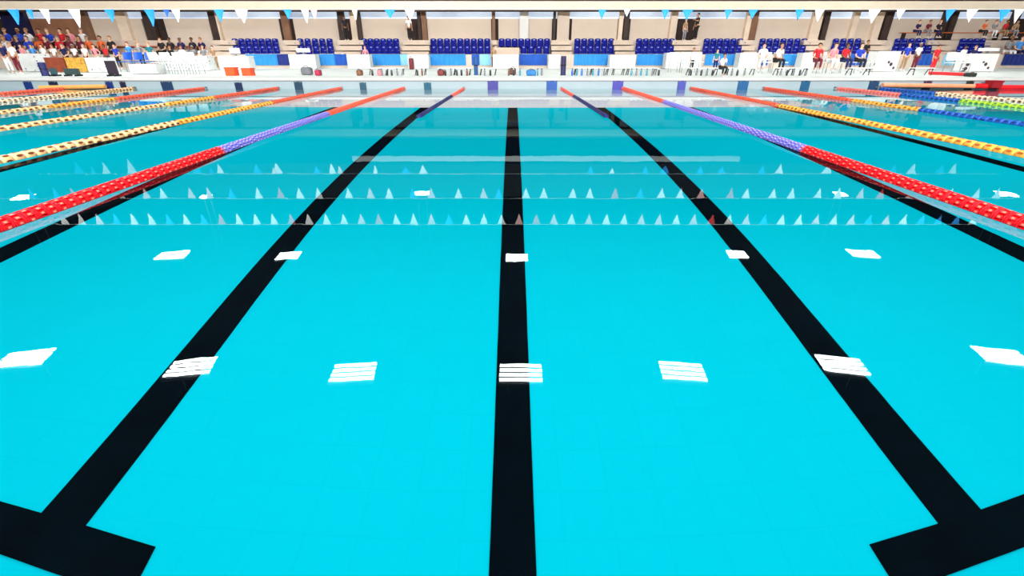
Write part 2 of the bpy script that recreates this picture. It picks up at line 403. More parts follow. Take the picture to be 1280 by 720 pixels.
struct(MB().box(XL - 6.3, XR + 6.3, -6.3, -6, -0.2, 10).build('wall_hall_near', M_HALL))

# beige infill walls between the columns, the columns, and one white slab painting a glow
walls = [(38, 100), (112, 178), (206, 262), (275, 349), (367, 422), (452, 510), (534, 614), (623, 690), (715, 772), (788, 838), (873, 932), (947, 1013), (1036, 1090), (1114, 1176), (1195, 1262)]
M_BROWNW = mat('brown wall', (150, 104, 76), 0.8, 0.25, 1)
for i, (a, b) in enumerate(walls):
    p, q = at(a, 30, 34.62), at(b, 30, 34.62)
    struct(MB().box(p.x, q.x, 34.6, 34.7, 1.80, 3.08).build(f'wall_infill_{i+1}', M_BROWNW if i == 0 else M_BEIGE))
def column(px, w, col, Y=34.38, n=[0]):
    p, q = at(px - w / 2, 30, Y), at(px + w / 2, 30, Y)
    n[0] += 1
    mb = MB().box(p.x, q.x, Y - .08, Y + .2, 1.80, 3.47).box(p.x - .04, q.x + .04, Y - .11, Y + .2, 1.80, 1.90)
    struct(mb.build(f'trim_{n[0]+10}', col))
M_COLB = mat('brown column', (128, 92, 68), 0.7, 0.2, 2)
M_COLW = mat('cream column', (232, 214, 192), 0.7, 0.08, 2)
M_COLD = mat('dark column', (58, 42, 36), 0.7, 0.3, 2)
for px, w, c in [(20, 30, M_NAVYD), (106, 11, M_COLB), (154, 13, M_COLW), (187, 12, M_COLD), (267, 8, M_COLD), (273, 2.5, M_COLW), (357, 9, M_COLB), (427, 8, M_COLD), (442, 7, M_COLW), (449, 4, M_COLD),
                 (524, 4, M_COLD), (530, 6, M_COLB), (617, 4, M_COLB), (655, 11, M_COPING), (693, 3, M_COLD), (704, 15, M_BEIGE), (776, 5, M_COLW), (783, 6, M_COLD), (842, 8, M_COLW), (935, 6, M_COLW), (942, 8, M_COLB),  # the M_COPING slab is a painted glow on the wall, not a column
                 (1020, 12, M_COLW), (1032, 6, M_COLD), (1068, 7, M_COLW), (1097, 9, M_COLW), (1109, 9, M_COLD), (1180, 6, M_COLD), (1190, 7, M_COLD), (1267, 8, M_COLD)]:
    column(px, w, c)
# stair blocks between the seat sections
M_STAIR = mat('beige stair block', (206, 188, 170), 0.8, 0.08, 2)
for i, (a, b) in enumerate([(258, 285), (348, 367), (416, 449), (500, 535), (615, 621), (690, 716), (770, 795), (846, 880), (932, 949), (1014, 1042), (1092, 1119), (1174, 1201)]):
    p, q = at(a, 60, 30.5), at(b, 60, 30.5)
    mb = MB()
    for k in range(4): mb.box(p.x, q.x, 30.25 + k * .4, 31.85, .66 + k * .3, .66 + (k + 1) * .3 - .06)
    struct(mb.build(f'floor_stair_{i+1}', M_STAIR))

_p, _q = at(616, 60, 30.4), at(649, 60, 30.4)
struct(MB().box(_p.x, _q.x, 30.3, 30.95, .66, at(616, 60, 30.4).z + .02).build('floor_stair_13', M_STAIR))
# seats: one shape, copied
def seat_mesh():
    mb = MB()
    mb.rbox(-.205, .205, -.40, .0, .40, .45, .02)                      # pan
    n = 6
    vs = []
    for j in range(n + 1):
        x = -.205 + .41 * j / n; cy = .05 - .05 * math.cos(PI * (j / n - .5))
        tz = .84 - .04 * abs(2 * j / n - 1) ** 3
        for y, z in ((cy, .42), (cy + .06, tz), (cy + .09, tz), (cy + .03, .42)): vs.append((x, -.02 + y, z))
    fs = []
    for j in range(n):
        for k in range(4): fs.append((j * 4 + k, j * 4 + (k + 1) % 4, (j + 1) * 4 + (k + 1) % 4, (j + 1) * 4 + k))
    fs += [(0, 1, 2, 3), (n * 4 + 3, n * 4 + 2, n * 4 + 1, n * 4)]
    mb.add(vs, fs)
    mb.box(-.04, .04, -.16, -.02, 0, .41).box(-.15, .15, -.22, .02, 0, .02)  # pedestal, foot plate
    mb.box(-.225, -.205, -.34, .0, .58, .61, 1).box(.205, .225, -.34, .0, .58, .61, 1)
    mb.box(-.07, .07, .012, .02, .74, .79, 1)                          # pale number plate
    return mb.mesh('stadium seat', [M_NAVY, mat('pale seat trim', (120, 140, 205), .5, .1)])
SM = seat_mesh()
for _v in SM.vertices: _v.co.x *= .86
sections = [(287, 346), (369, 415), (450, 498), (537, 613), (623, 688), (718, 769), (796, 845), (881, 931), (951, 1012), (1043, 1080), (1121, 1172), (1203, 1236)]
for si, (a, b) in enumerate(sections):
    for row, (Y, z) in enumerate(((30.85, .66), (31.65, 1.06))):
        p, q = at(a, 55, Y - .2), at(b, 55, Y - .2)
        n = max(3, round((q.x - p.x) / .40))
        if si == 4 and row == 0: p = at(650, 55, Y); n = max(3, round((q.x - p.x) / .40))
        for k in range(n):
            x = p.x + (q.x - p.x) * (k + .5) / n
            o = link('stadium_seat', SM, None, (x, Y, z))
            tag(o, f"navy seat, {ORD[k]} from left in the {'lower' if row == 0 else 'upper'} row of the {ORD[si]} block", 'seat', 'navy stadium seats in the stand')

# blue drapes hung on the front wall of the stand
def drape(a, b, y0, y1, m, label, Y=29.97):
    p, q = at(a, y1, Y), at(b, y0, Y)
    w = q.x - p.x; n = max(8, int(w / .07)); mb = MB(); vs = []
    for j in range(n + 1):
        x = -w / 2 + w * j / n; d = .022 * math.sin(j * 1.7) - .03
        vs += [(x, d * .4 - .012, q.z - p.z), (x, d, (q.z - p.z) * .5), (x, d * 1.2, 0)]
    mb.add(vs, [(j * 3 + k, j * 3 + 3 + k, j * 3 + 4 + k, j * 3 + 1 + k) for j in range(n) for k in range(2)])
    t = thing('drape', label, 'drape', ((p.x + q.x) / 2, Y, p.z), group='blue drapes on the stand front wall')
    mb.build('cloth', m, t, True)
    MB().tube((-w / 2, -.03, q.z - p.z), (w / 2, -.03, q.z - p.z), .014, n=6).build('rail', M_GREY, t)
for a, b, m, l in [(310, 346, M_DRAPE, 'bright blue drape below the first seat block from the left'), (347, 361, M_DRAPEN, 'narrow navy drape beside the first bright blue drape'),
        (393, 418, M_DRAPE, 'bright blue drape below the second seat block from the left'), (419, 433, M_DRAPE2, 'royal blue drape joining the second bright blue one'),
        (462, 500, M_DRAPE, 'bright blue drape below the third seat block'), (501, 511, M_DRAPEP, 'narrow pale blue drape end below the third seat block'),
        (536, 582, M_DRAPE, 'wide bright blue drape below the fourth seat block'), (590, 599, M_DRAPE2, 'narrow royal blue drape right of the fourth block drape'), (600, 614, M_DRAPEP, 'pale blue drape below the right end of the fourth seat block'),
        (649, 684, M_DRAPE2, 'royal blue pleated drape right of the middle line'), (717, 762, M_DRAPE, 'bright blue drape below the sixth seat block'),
        (795, 832, M_DRAPE, 'bright blue drape below the seventh seat block'), (880, 925, M_DRAPE, 'bright blue drape below the eighth seat block'),
        (950, 962, M_DRAPE2, 'short royal blue drape below the ninth seat block'), (976, 1005, M_DRAPE, 'bright blue drape below the ninth seat block'),
        (1058, 1104, M_DRAPE2, 'royal blue drape below the tenth seat block'), (1145, 1170, M_DRAPE2, 'royal blue drape below the eleventh seat block'), (1176, 1205, M_DRAPEP, 'pale grey blue drape between the last two seat blocks'),
        (1250, 1290, M_DRAPEN, 'navy drape at the right edge of the stand')]:
    drape(a, b, 67.5, 81.5, m, l)

# ------------------------------------------------------------------ tables, benches and kit on the far deck
def cloth_table(a, b, y0, Y, label, m=M_CLOTH, topm=M_WHITE):
    p, q = at(a, y0, Y), at(b, y0, Y)
    w = q.x - p.x; h = q.z - ZD
    t = thing('table', label, 'table', ((p.x + q.x) / 2, Y, ZD), group='cloth covered tables on the far deck')
    MB().rbox(-w / 2, w / 2, -.02, .66, h - .035, h, .01).build('tabletop', topm, t)
    mb = MB(); vs = []; pts = []
    n = max(10, int(w / .08))
    for j in range(n + 1): pts.append((-w / 2 + w * j / n, 0.0, 1))
    for j, (x, y, s) in enumerate(pts):
        d = .012 * math.sin(j * 2.1)
        vs += [(x, y + .0 + d * .2, h - .03), (x, y - .015 + d, .03)]
    fs = [(2 * j, 2 * j + 2, 2 * j + 3, 2 * j + 1) for j in range(n)]
    mb.add(vs, fs); 
    for s in (-1, 1): mb.add([(s * w / 2, 0, h - .03), (s * w / 2, .62, h - .03), (s * (w / 2 + .01), .62, .03), (s * (w / 2 + .01), -.01, .03)], [(0, 1, 2, 3)])
    mb.build('skirt', m, t, True)
    for sx in (-1, 1):
        for sy in (.06, .58): MB().tube((sx * (w / 2 - .07), sy, 0), (sx * (w / 2 - .07), sy, h - .03), .015, n=6).build('leg', M_GREY, t)
    return t
TBL = [(360, 393, 68, 28.6, 'white cloth table between the first two bright blue drapes'), (433, 461, 68, 28.6, 'white cloth table between the second and third blue drapes'),
       (509, 535, 68, 28.6, 'white cloth table between the third and fourth blue drapes'), (616, 648, 68, 28.6, 'white cloth table in line with the middle lane line'),
       (686, 700, 68, 28.6, 'narrow white cloth table beside the upright navy roll'), (763, 795, 69, 28.6, 'white cloth table between the sixth and seventh seat blocks'), (834, 878, 66, 28.6, 'wide white cloth table between the seventh and eighth seat blocks'),
       (926, 949, 66, 28.6, 'white cloth table between the eighth and ninth seat blocks'), (1005, 1024, 66, 28.6, 'white cloth table right of the ninth seat block'),
       (1098, 1127, 64, 24.5, 'tall white cloth table with dark spots, below the eleventh block', M_SPOT), (1212, 1250, 67, 24.5, 'wide white cloth table with dark spots, close to the right edge', M_SPOT),
       (17, 46, 67, 24.5, 'white cloth table at the left edge below the crowd', M_FLECK), (105, 130, 72, 23.5, 'white flecked cloth table beside the low gold table', M_FLECK), (160, 194, 80.5, 22.0, 'low grey white table under the blue chairs'), (196, 258, 70, 26.0, 'long white cloth table left of the orange crates', M_FLECK), (272, 309, 70, 26, 'white cloth table behind the two orange crates')]
for a in TBL: cloth_table(*a)
cloth_table(54, 78, 72, 24.0, 'low brown cloth table by the left crowd', mat('brown cloth', (140, 62, 36), .8, .2, 4), mat('brown cloth', (140, 62, 36)))
cloth_table(80, 103, 72, 24.0, 'low gold patterned table by the left crowd', mat('gold cloth', (214, 160, 62), .8, .5, 12), mat('gold cloth', (214, 160, 62)))

def bench(a, b, y0, Y, label, m=M_WHITE, legm=M_LEG):
    p, q = at(a, y0, Y), at(b, y0, Y); w = q.x - p.x; h = p.z - ZD
    t = thing('bench', label, 'bench', ((p.x + q.x) / 2, Y, ZD), group='low benches along the far pool deck')
    sb = MB()
    for k in range(3): sb.rbox(-w / 2, w / 2, -.18 + k * .125, -.18 + k * .125 + .11, h - .035, h, .008)
    sb.build('seat', m, t)
    n = max(2, int(w / .42))
    for k in range(n):
        x = -w / 2 + .06 + (w - .12) * k / (n - 1)
        lb = MB().tube((x - .05, -.17, 0), (x, -.10, h - .03), .018, n=6).tube((x - .05, .17, 0), (x, .10, h - .03), .018, n=6).tube((x, -.12, h - .05), (x, .12, h - .05), .015, n=6)
        lb.build('leg', legm, t)
for a, b, l in [(462, 506, 'low white bench below the third blue drape'), (519, 534, 'short white bench left of the wide blue drape'), (548, 590, 'low white bench below the wide blue drape'), (600, 622, 'short white bench left of the middle line'),
        (718, 762, 'low white bench below the sixth seat block'), (766, 782, 'short white bench right of the sixth block drape'), (784, 822, 'low white bench below the seventh seat block'),
        (860, 898, 'low white bench below the eighth seat block'), (908, 944, 'low white bench below the eighth block drape end'), (970, 1010, 'low white bench below the ninth seat block'), (1062, 1088, 'low white bench below the tenth seat block'), (1140, 1166, 'low white bench left of the red person')]:
    bench(a, b, 84.5, 21.3, l)
# bottles along the bench fronts
def bottle_mesh(m, cap):
    mb = MB().lathe_z([(0, .036), (.01, .04), (.17, .04), (.2, .022), (.225, .02)], 10, 0).lathe_z([(.225, .024), (.26, .024), (.27, .012)], 8, 1)
    return mb.mesh('bottle', [m, cap], True)
BCOL = {'black': (34, 34, 40), 'blue': (30, 100, 190), 'teal': (50, 140, 160), 'white': (240, 240, 240), 'brown': (120, 70, 50), 'grey': (120, 124, 130)}
BMESH = {k: bottle_mesh(mat('bottle ' + k, c, .35), M_LEG if k != 'black' else M_WHITE) for k, c in BCOL.items()}
bots = [(466, 'black'), (478, 'grey'), (484, 'black'), (490, 'black'), (497, 'grey'), (522, 'black'), (528, 'brown'), (557, 'black'), (564, 'grey'), (571, 'black'), (577, 'black'), (584, 'brown'), (606, 'grey'), (613, 'black'),
        (636, 'brown'), (642, 'black'), (650, 'teal'), (672, 'teal'), (677, 'grey'), (715, 'blue'), (721, 'teal'), (727, 'blue'), (734, 'grey'), (741, 'teal'), (748, 'blue'), (755, 'grey'), (789, 'teal'), (795, 'grey'), (801, 'teal'), (808, 'teal'), (815, 'grey'),
        (823, 'black'), (863, 'black'), (870, 'grey'), (876, 'black'), (883, 'grey'), (890, 'black'), (914, 'grey'), (921, 'black'), (930, 'grey'), (975, 'grey'), (983, 'black'), (991, 'grey'), (999, 'black'), (1006, 'grey')]
cnts = {}
for px, k in bots:
    cnts[k] = cnts.get(k, 0) + 1
    p = at(px, 95, 20.85)
    o = link('water_bottle', BMESH[k], None, (p.x, 20.85, ZD))
    tag(o, f'small {k} drink bottle on the far deck, {ORD[cnts[k]-1]} {k} one from the left', 'bottle', 'drink bottles along the far deck')

def kit(name, label, cat, a, b, y0, Y, col, depth=.35, shape='bag', z0=None):
    p, q = at(a, y0, Y), at(b, y0, Y); w = q.x - p.x; z0 = ZD if z0 is None else z0; h = p.z - z0
    m = mat(cat + str(col), col, .6, .12, 6)
    t = thing(name, label, cat, ((p.x + q.x) / 2, Y, z0))
    if shape == 'bag':
        MB().rbox(-w / 2, w / 2, -depth / 2, depth / 2, 0, h * .84, min(w, h, depth) * .22).build('body', m, t, True)
        hb = MB(); pr = None
        for k in range(9):
            a_ = PI * k / 8; c = Vector((-w * .25 * math.cos(a_), -depth * .2, h * .8 + h * .18 * math.sin(a_)))
            if pr is not None: hb.tube(pr, c, .012, n=6)
            pr = c
        hb.build('handle', M_LEG, t)
    elif shape == 'crate':
        mb = MB().box(-w / 2, w / 2, -depth / 2, depth / 2, 0, .02)
        for s in (-1, 1):
            mb.box(s * w / 2 - .015, s * w / 2 + .015, -depth / 2, depth / 2, 0, h); mb.box(-w / 2, w / 2, s * depth / 2 - .015, s * depth / 2 + .015, 0, h)
        mb.build('body', m, t)
        MB().box(-w / 2 - .025, w / 2 + .025, -depth / 2 - .025, depth / 2 + .025, h - .05, h).build('lid', m, t)
    elif shape == 'roll':
        MB().lathe_z([(0, w / 2), (.03, w / 2 + .015), (.05, w / 2), (h - .03, w / 2), (h, w / 2 - .02)], 14).build('roll', m, t, True)
        MB().lathe_z([(h * .5, w / 2 + .012), (h * .56, w / 2 + .012)], 14).build('strap', M_LEG, t)
    elif shape == 'board':
        MB().rbox(-w / 2, w / 2, -.03, .03, .06, h, .015).build('panel', m, t)
        for s in (-1, 1): MB().box(s * w * .35 - .02, s * w * .35 + .02, -.18, .18, 0, .06).build('foot', M_LEG, t)
    elif shape == 'monitor':
        MB().rbox(-w / 2, w / 2, -.03, .03, .1, h, .015).build('screen', m, t)
        MB().box(-.04, .04, -.02, .05, .01, .12).build('neck', M_GREY, t); MB().rbox(-w * .25, w * .25, -.1, .12, 0, .02, .006).build('base', M_GREY, t)
    return t
kit('crate', 'orange crate on the far deck, the one on the left of the pair', 'crate', 283, 294, 84, 20.9, (240, 84, 26), .32, 'crate')
kit('crate', 'orange crate on the far deck, the one on the right of the pair', 'crate', 304, 314.5, 85, 20.9, (236, 80, 30), .32, 'crate')
kit('kit_bag', 'brown kit bag at the left end of the third drape bench', 'bag', 446, 452, 86, 20.9, (120, 78, 52))
kit('kit_bag', 'dark red kit bag left of the wide blue drape bench', 'bag', 547, 555, 86, 20.9, (116, 40, 40))
kit('kit_bag', 'bright blue kit bag below the royal blue pleated drape', 'bag', 658, 670, 86, 20.9, (26, 110, 180))
kit('kit_bag', 'brown kit bag just right of the middle line', 'bag', 637, 645, 83, 21.6, (96, 66, 56))
kit('kit_bag', 'pink and grey kit bag below the third blue drape', 'bag', 472, 477, 86, 20.9, (196, 120, 130))
kit('mat_roll', 'tall navy upright roll standing on the far deck', 'roll', 701.5, 708, 70, 21.2, (34, 34, 84), shape='roll')
kit('mat_roll', 'teal blue upright roll at the end of the wide blue drape', 'roll', 592, 597, 71, 21.4, (24, 84, 142), shape='roll')
kit('notice_board', 'black board standing near the left crowd', 'board', 130, 143, 76, 20.4, (40, 26, 44), shape='board')
kit('notice_board', 'wide dark green board standing low by the gold table', 'board', 79, 98, 85.5, 20.4, (44, 66, 66), shape='board')
kit('notice_board', 'small dark green board left of the wide one', 'board', 61, 69, 85, 20.4, (40, 76, 84), shape='board')
kit('mat_roll', 'short navy upright roll left of the brown table', 'roll', 47, 55, 78, 20.6, (24, 32, 96), shape='roll')
kit('kit_bag', 'grey kit bag on the deck below the second table from the middle', 'bag', 376, 389, 82, 21.4, (110, 112, 118))
kit('kit_bag', 'crimson kit bag below the second blue drape', 'bag', 394, 400, 86, 20.9, (168, 30, 70))
kit('kit_bag', 'dark red pack leaning low on the middle left cloth table', 'bag', 511, 516, 70, 28.2, (110, 20, 36))
kit('monitor', 'white monitor on the white table left of the first blue drape', 'monitor', 286, 299, 60, 26.2, (240, 240, 240), shape='monitor', z0=at(286, 70, 26).z)
kit('monitor', 'white monitor on the table between the first two blue drapes', 'monitor', 370, 387, 60.5, 28.9, (244, 244, 240), shape='monitor', z0=at(286, 68, 28.6).z)
kit('monitor', 'white monitor on the wide table near the right edge', 'monitor', 1224, 1250, 60, 24.8, (240, 242, 246), shape='monitor', z0=at(1224, 67, 24.5).z)
kit('kit_bag', 'black kit bag on the end wall deck near the right edge', 'bag', 1210, 1218, 90, 20.0, (32, 36, 36))

# chairs: white plastic and blue plastic
def chair(px, Y, label, m, rz=0.0, group=None, top=None):
    p = at(px, 90, Y)
    t = thing('chair', label, 'chair', (p.x, Y, ZD), rz, group)
    MB().rbox(-.22, .22, -.22, .22, .42, .455, .012).build('seat', m, t)
    mb = MB(); vs = []; n = 6
    for j in range(n + 1):
        x = -.21 + .42 * j / n; y = .22 + .04 * math.cos(PI * (j / n - .5))
        vs += [(x, y, .52), (x, y + .05, .84), (x, y + .07, .84), (x, y + .02, .52)]
    mb.add(vs, [(j * 4 + k, j * 4 + (k + 1) % 4, j * 4 + 4 + (k + 1) % 4, j * 4 + 4 + k) for j in range(n) for k in range(4)] + [(0, 1, 2, 3), (n * 4 + 3, n * 4 + 2, n * 4 + 1, n * 4)])
    mb.build('backrest', m, t)
    for sx in (-1, 1):
        for sy in (-1, 1): MB().tube((sx * .2, sy * .21, 0), (sx * .19, sy * .19, .43), .014, n=6).build('leg', M_GREY, t)
        MB().tube((sx * .2, .2, .43), (sx * .2, .26, .6), .013, n=6).build('back_post', M_GREY, t)
    return t
M_BCH = mat('blue chair plastic', (24, 92, 200), .45, .1)
for k, px in enumerate((161, 174.5, 188)):
    chair(px, 24.6, f'blue plastic chair behind the low grey table, {ORD[k]} of the three from the left', M_BCH, PI * 0 + random.uniform(-.1, .1), 'blue chairs on the left deck')
for k, px in enumerate((202, 217, 232, 247)):
    chair(px, 22.6, f'white plastic chair in front of the long white table, {ORD[k]} from the left', M_WHITE, PI, 'white chairs by the long white table')
for k, px in enumerate((842, 856, 870)):
    chair(px, 24.0, f'white plastic chair before the wide white table, {ORD[k]} of three from the left', M_WHITE, random.uniform(-.3, .3), 'white chairs by the wide white table')
for k, px in enumerate((1188, 1199)):
    chair(px, 22.5, f'white plastic chair right of the red person, {"nearer to" if k == 0 else "further from"} that person', M_WHITE, random.uniform(-.3, .3), 'white chairs near the red person')

# red ropes lying along the right end wall
def loose_rope(pts, m, r, label):
    t = thing('coiled_rope', label, 'rope', pts[0])
    mb = MB(); o = Vector(pts[0])
    for a, b in zip(pts[:-1], pts[1:]): mb.tube(Vector(a) - o, Vector(b) - o, r, n=8)
    mb.build('rope', m, t)
    return t
M_REDR = mat('red rope', (226, 26, 34), .5, .15, 5)
a, b = at(1172, 89.5, 21.2), at(1211, 93.5, 20.2)
loose_rope([(a.x, 21.6, ZD + .07), ((a.x + b.x) / 2, 21.0, ZD + .07), (b.x, 20.0, ZD + .07)], M_REDR, .06, 'red rope lying on the far deck beside the red person')
a, b = at(1222, 103, 18.3), at(1285, 104, 18.3)
loose_rope([(a.x, 18.3, .12), ((a.x + b.x) / 2, 18.3, .06), (b.x + 2, 18.3, .06)], M_REDR, .085, 'thick red rope floating along the right end wall')
a, b = at(1104, 104, 18.35), at(1219, 105, 18.35)
loose_rope([(a.x, 18.36, .14), (b.x, 18.36, .10)], mat('salmon rope', (252, 160, 120), .5, .1, 5), .07, 'salmon orange rope along the end wall right of the steel blue panel')
a, b = at(48, 110, 18.3), at(130, 108, 18.3)
loose_rope([(a.x, 18.36, .05), (b.x, 18.36, .09)], mat('amber rope', (240, 170, 90), .5, .1, 5), .07, 'amber rope along the end wall at the left')
kit('rope_reel', 'dark red drum at the end wall near the right edge', 'reel', 1238, 1250, 100.5, 18.25, (150, 14, 30), .3, 'crate', z0=0.06)

# ------------------------------------------------------------------ pennant strings
def pennants(name_label, Y, zf, specs, wire_x, scale=1.0):
    """specs: (x, material, width, height)"""
    t = thing('pennant_string', name_label, 'pennant string', (0, Y, zf), group='pennant strings over the pool')
    MB().tube((wire_x[0], 0, 0), (wire_x[1], 0, 0), .006, n=5).build('cord', M_WHITE, t)
    for x, m, w, h in specs:
        sw = random.uniform(-.05, .05); mb = MB()
        vs = []
        for i in range(4):
            f = i / 3; hw = w / 2 * (1 - f) + .004
            y = .02 * math.sin(f * 3) + random.uniform(-.008, .008)
            vs += [(-hw + sw * f * h * .5, y - .03 * f, -h * f), (sw * f * h * .5, y + .015, -h * f), (hw + sw * f * h * .5, y - .01, -h * f)]
        mb.add(vs, [(i * 3 + k, i * 3 + k + 1, i * 3 + k + 4, i * 3 + k + 3) for i in range(3) for k in range(2)])
        mb.build('pennant', m, t, True, loc=(x, 0, 0))
Y = 15.0
cols = {'b': M_FLAGB, 'r': M_FLAGB2, 'w': M_FLAGW, 'p': M_FLAGP}
front = [(16, 'b', 15, 17), (36, 'b', 9, 11), (55, 'w', 12, 16), (92, 'w', 15, 20), (136, 'b', 13, 14), (186, 'b', 13, 19), (219, 'w', 11, 14), (207, 'r', 8, 8), (273, 'b', 13, 14), (302, 'w', 15, 15), (297, 'p', 8, 9), (359, 'b', 11, 11), (381, 'w', 10, 15), (392, 'p', 9, 11),
         (443, 'w', 7, 12), (487, 'b', 14, 10), (512, 'w', 13, 12), (753, 'b', 10, 11), (784, 'w', 8, 8), (832, 'b', 10, 11), (860, 'b', 14, 12), (911, 'b', 10, 11), (942, 'b', 12, 11), (1000, 'b', 11, 12), (1025, 'w', 12, 14), (1094, 'w', 15, 16), (1127, 'w', 11, 12), (1189, 'b', 12, 14), (1216, 'w', 14, 15), (1257, 'b', 15, 14), (1275, 'w', 12, 16)]
ztop = at(640, 11.5, Y).z; sc = F / at(640, 12, Y).y * 1.0
depth = Y * cs + (H - ztop) * sn; ppm = F / depth
pennants('string of blue and white pennants in front of the cream beam', Y, ztop, [((px - CX) / ppm, cols[c], w / ppm, h / ppm) for px, c, w, h in front], (-15, 15.5))
# two more strings nearer the camera, seen mirrored in the water
def mirror_row(py_tip, py_top, Y, px0, px1, step, label, jitter=0.0):
    d = ray(640, py_tip); ztip = Y * (-d.z / d.y) - H
    d = ray(640, py_top); zt = Y * (-d.z / d.y) - H
    dep = Y * cs + (H + zt) * sn; k = F / dep
    spec = []; px = px0; i = 0
    while px < px1:
        m = [M_FLAGW, M_FLAGP, M_FLAGW, M_FLAGW, M_FLAGB, M_FLAGW, M_FLAGR][int(random.random() * 7)]
        spec.append(((px + random.uniform(-jitter, jitter) - CX) / k, m, 10 / k, abs(zt - ztip))); px += step; i += 1
    pennants(label, Y, zt, spec, ((px0 - 60 - CX) / k, (px1 + 60 - CX) / k))
mirror_row(267.5, 280.5, 11.4, 60, 1235, 21.8, 'overhead pennant string mirrored as the nearer row of small triangles')
mirror_row(235, 248, 14.8, 40, 1250, 28, 'overhead pennant string mirrored as the further row of triangles', 5)

# ------------------------------------------------------------------ ceiling lamps
def lamp(p, w, d, label, z=9.0, roll=0.0):
    roll = -0.28 * math.atan2(p.x, p.y)
    t = thing('ceiling_lamp', label, 'ceiling lamp', (p.x, p.y, z), roll, 'ceiling lamps over the pool')
    MB().box(-w / 2 - .05, w / 2 + .05, -d / 2 - .05, d / 2 + .05, .06, .16).box(-w / 2 - .05, -w / 2 - .02, -d / 2, d / 2, -.02, .06).box(w / 2 + .02, w / 2 + .05, -d / 2, d / 2, -.02, .06).build('housing', M_HOUSING, t)
    n = 4
    for k in range(n):
        y = -d / 2 + d * (k + .5) / n
        MB().box(-w / 2, w / 2, y - d / n * .24, y + d / n * .24, .0, .05).build('tube', M_LAMP, t)
    for x in (-w * .3, w * .3): MB().tube((x, 0, .16), (x, 0, 10 - z), .01, n=5).build('hanger', M_GREY, t)
for k, (px, py) in enumerate([(-175, 428), (32, 447), (239, 457.5), (442, 464), (651, 465), (853, 463), (1052, 455), (1251, 444), (1455, 428)]):
    lamp(mirrored(px, py, 9), 1.5, 1.1, f'bright louvred ceiling lamp in the row mirrored nearest the camera, {ORD[k]} from the left')
for k, (px, py) in enumerate([(216, 318.5), (361, 319), (646, 321.5), (921, 317.5), (1078, 316)]):
    lamp(mirrored(px, py, 9), (1.5, 1.2, 1.2, 1.0, 1.4)[k], 1.1, f'bright ceiling lamp in the middle mirrored row, {ORD[k]} from the left')
for k, (px, py) in enumerate([(30, 246), (258, 245), (527, 241), (1050, 242.5), (1257, 242)]):
    lamp(mirrored(px, py, 6.8), (1.0, .6, .9, .7, 1.0)[k], (.9, .6, .8, .7, .9)[k], f'bright ceiling lamp in the row over the stand front, {ORD[k]} from the left', 6.8)

# ------------------------------------------------------------------ people
def skin_mesh(name, V, E, mats, root=0, sub=1):
    me = bpy.data.meshes.new(name + ' rig'); me.from_pydata([v[0] for v in V], E, [])
    o = bpy.data.objects.new('rig', me); COL.objects.link(o)
    md = o.modifiers.new('s', 'SKIN'); md.use_smooth_shade = True
    if not me.skin_vertices: me.skin_vertices.new()
    for i, v in enumerate(V):
        r = v[1]; me.skin_vertices[0].data[i].radius = (r, r) if not isinstance(r, tuple) else r
        me.skin_vertices[0].data[i].use_root = (i == root)
    s = o.modifiers.new('b', 'SUBSURF'); s.levels = sub; s.render_levels = sub
    dg = bpy.context.evaluated_depsgraph_get()
    out = bpy.data.meshes.new_from_object(o.evaluated_get(dg)); out.name = name
    bpy.data.objects.remove(o); bpy.data.meshes.remove(me)
    out.materials.clear(); out.materials.append(mats)
    return out
M_SKIN = [mat('skin light', (232, 184, 156), .55, .05), mat('skin tan', (196, 140, 108), .55, .05), mat('skin brown', (122, 80, 58), .55, .05)]
M_EYE = mat('eye', (30, 22, 20), .3, 0)
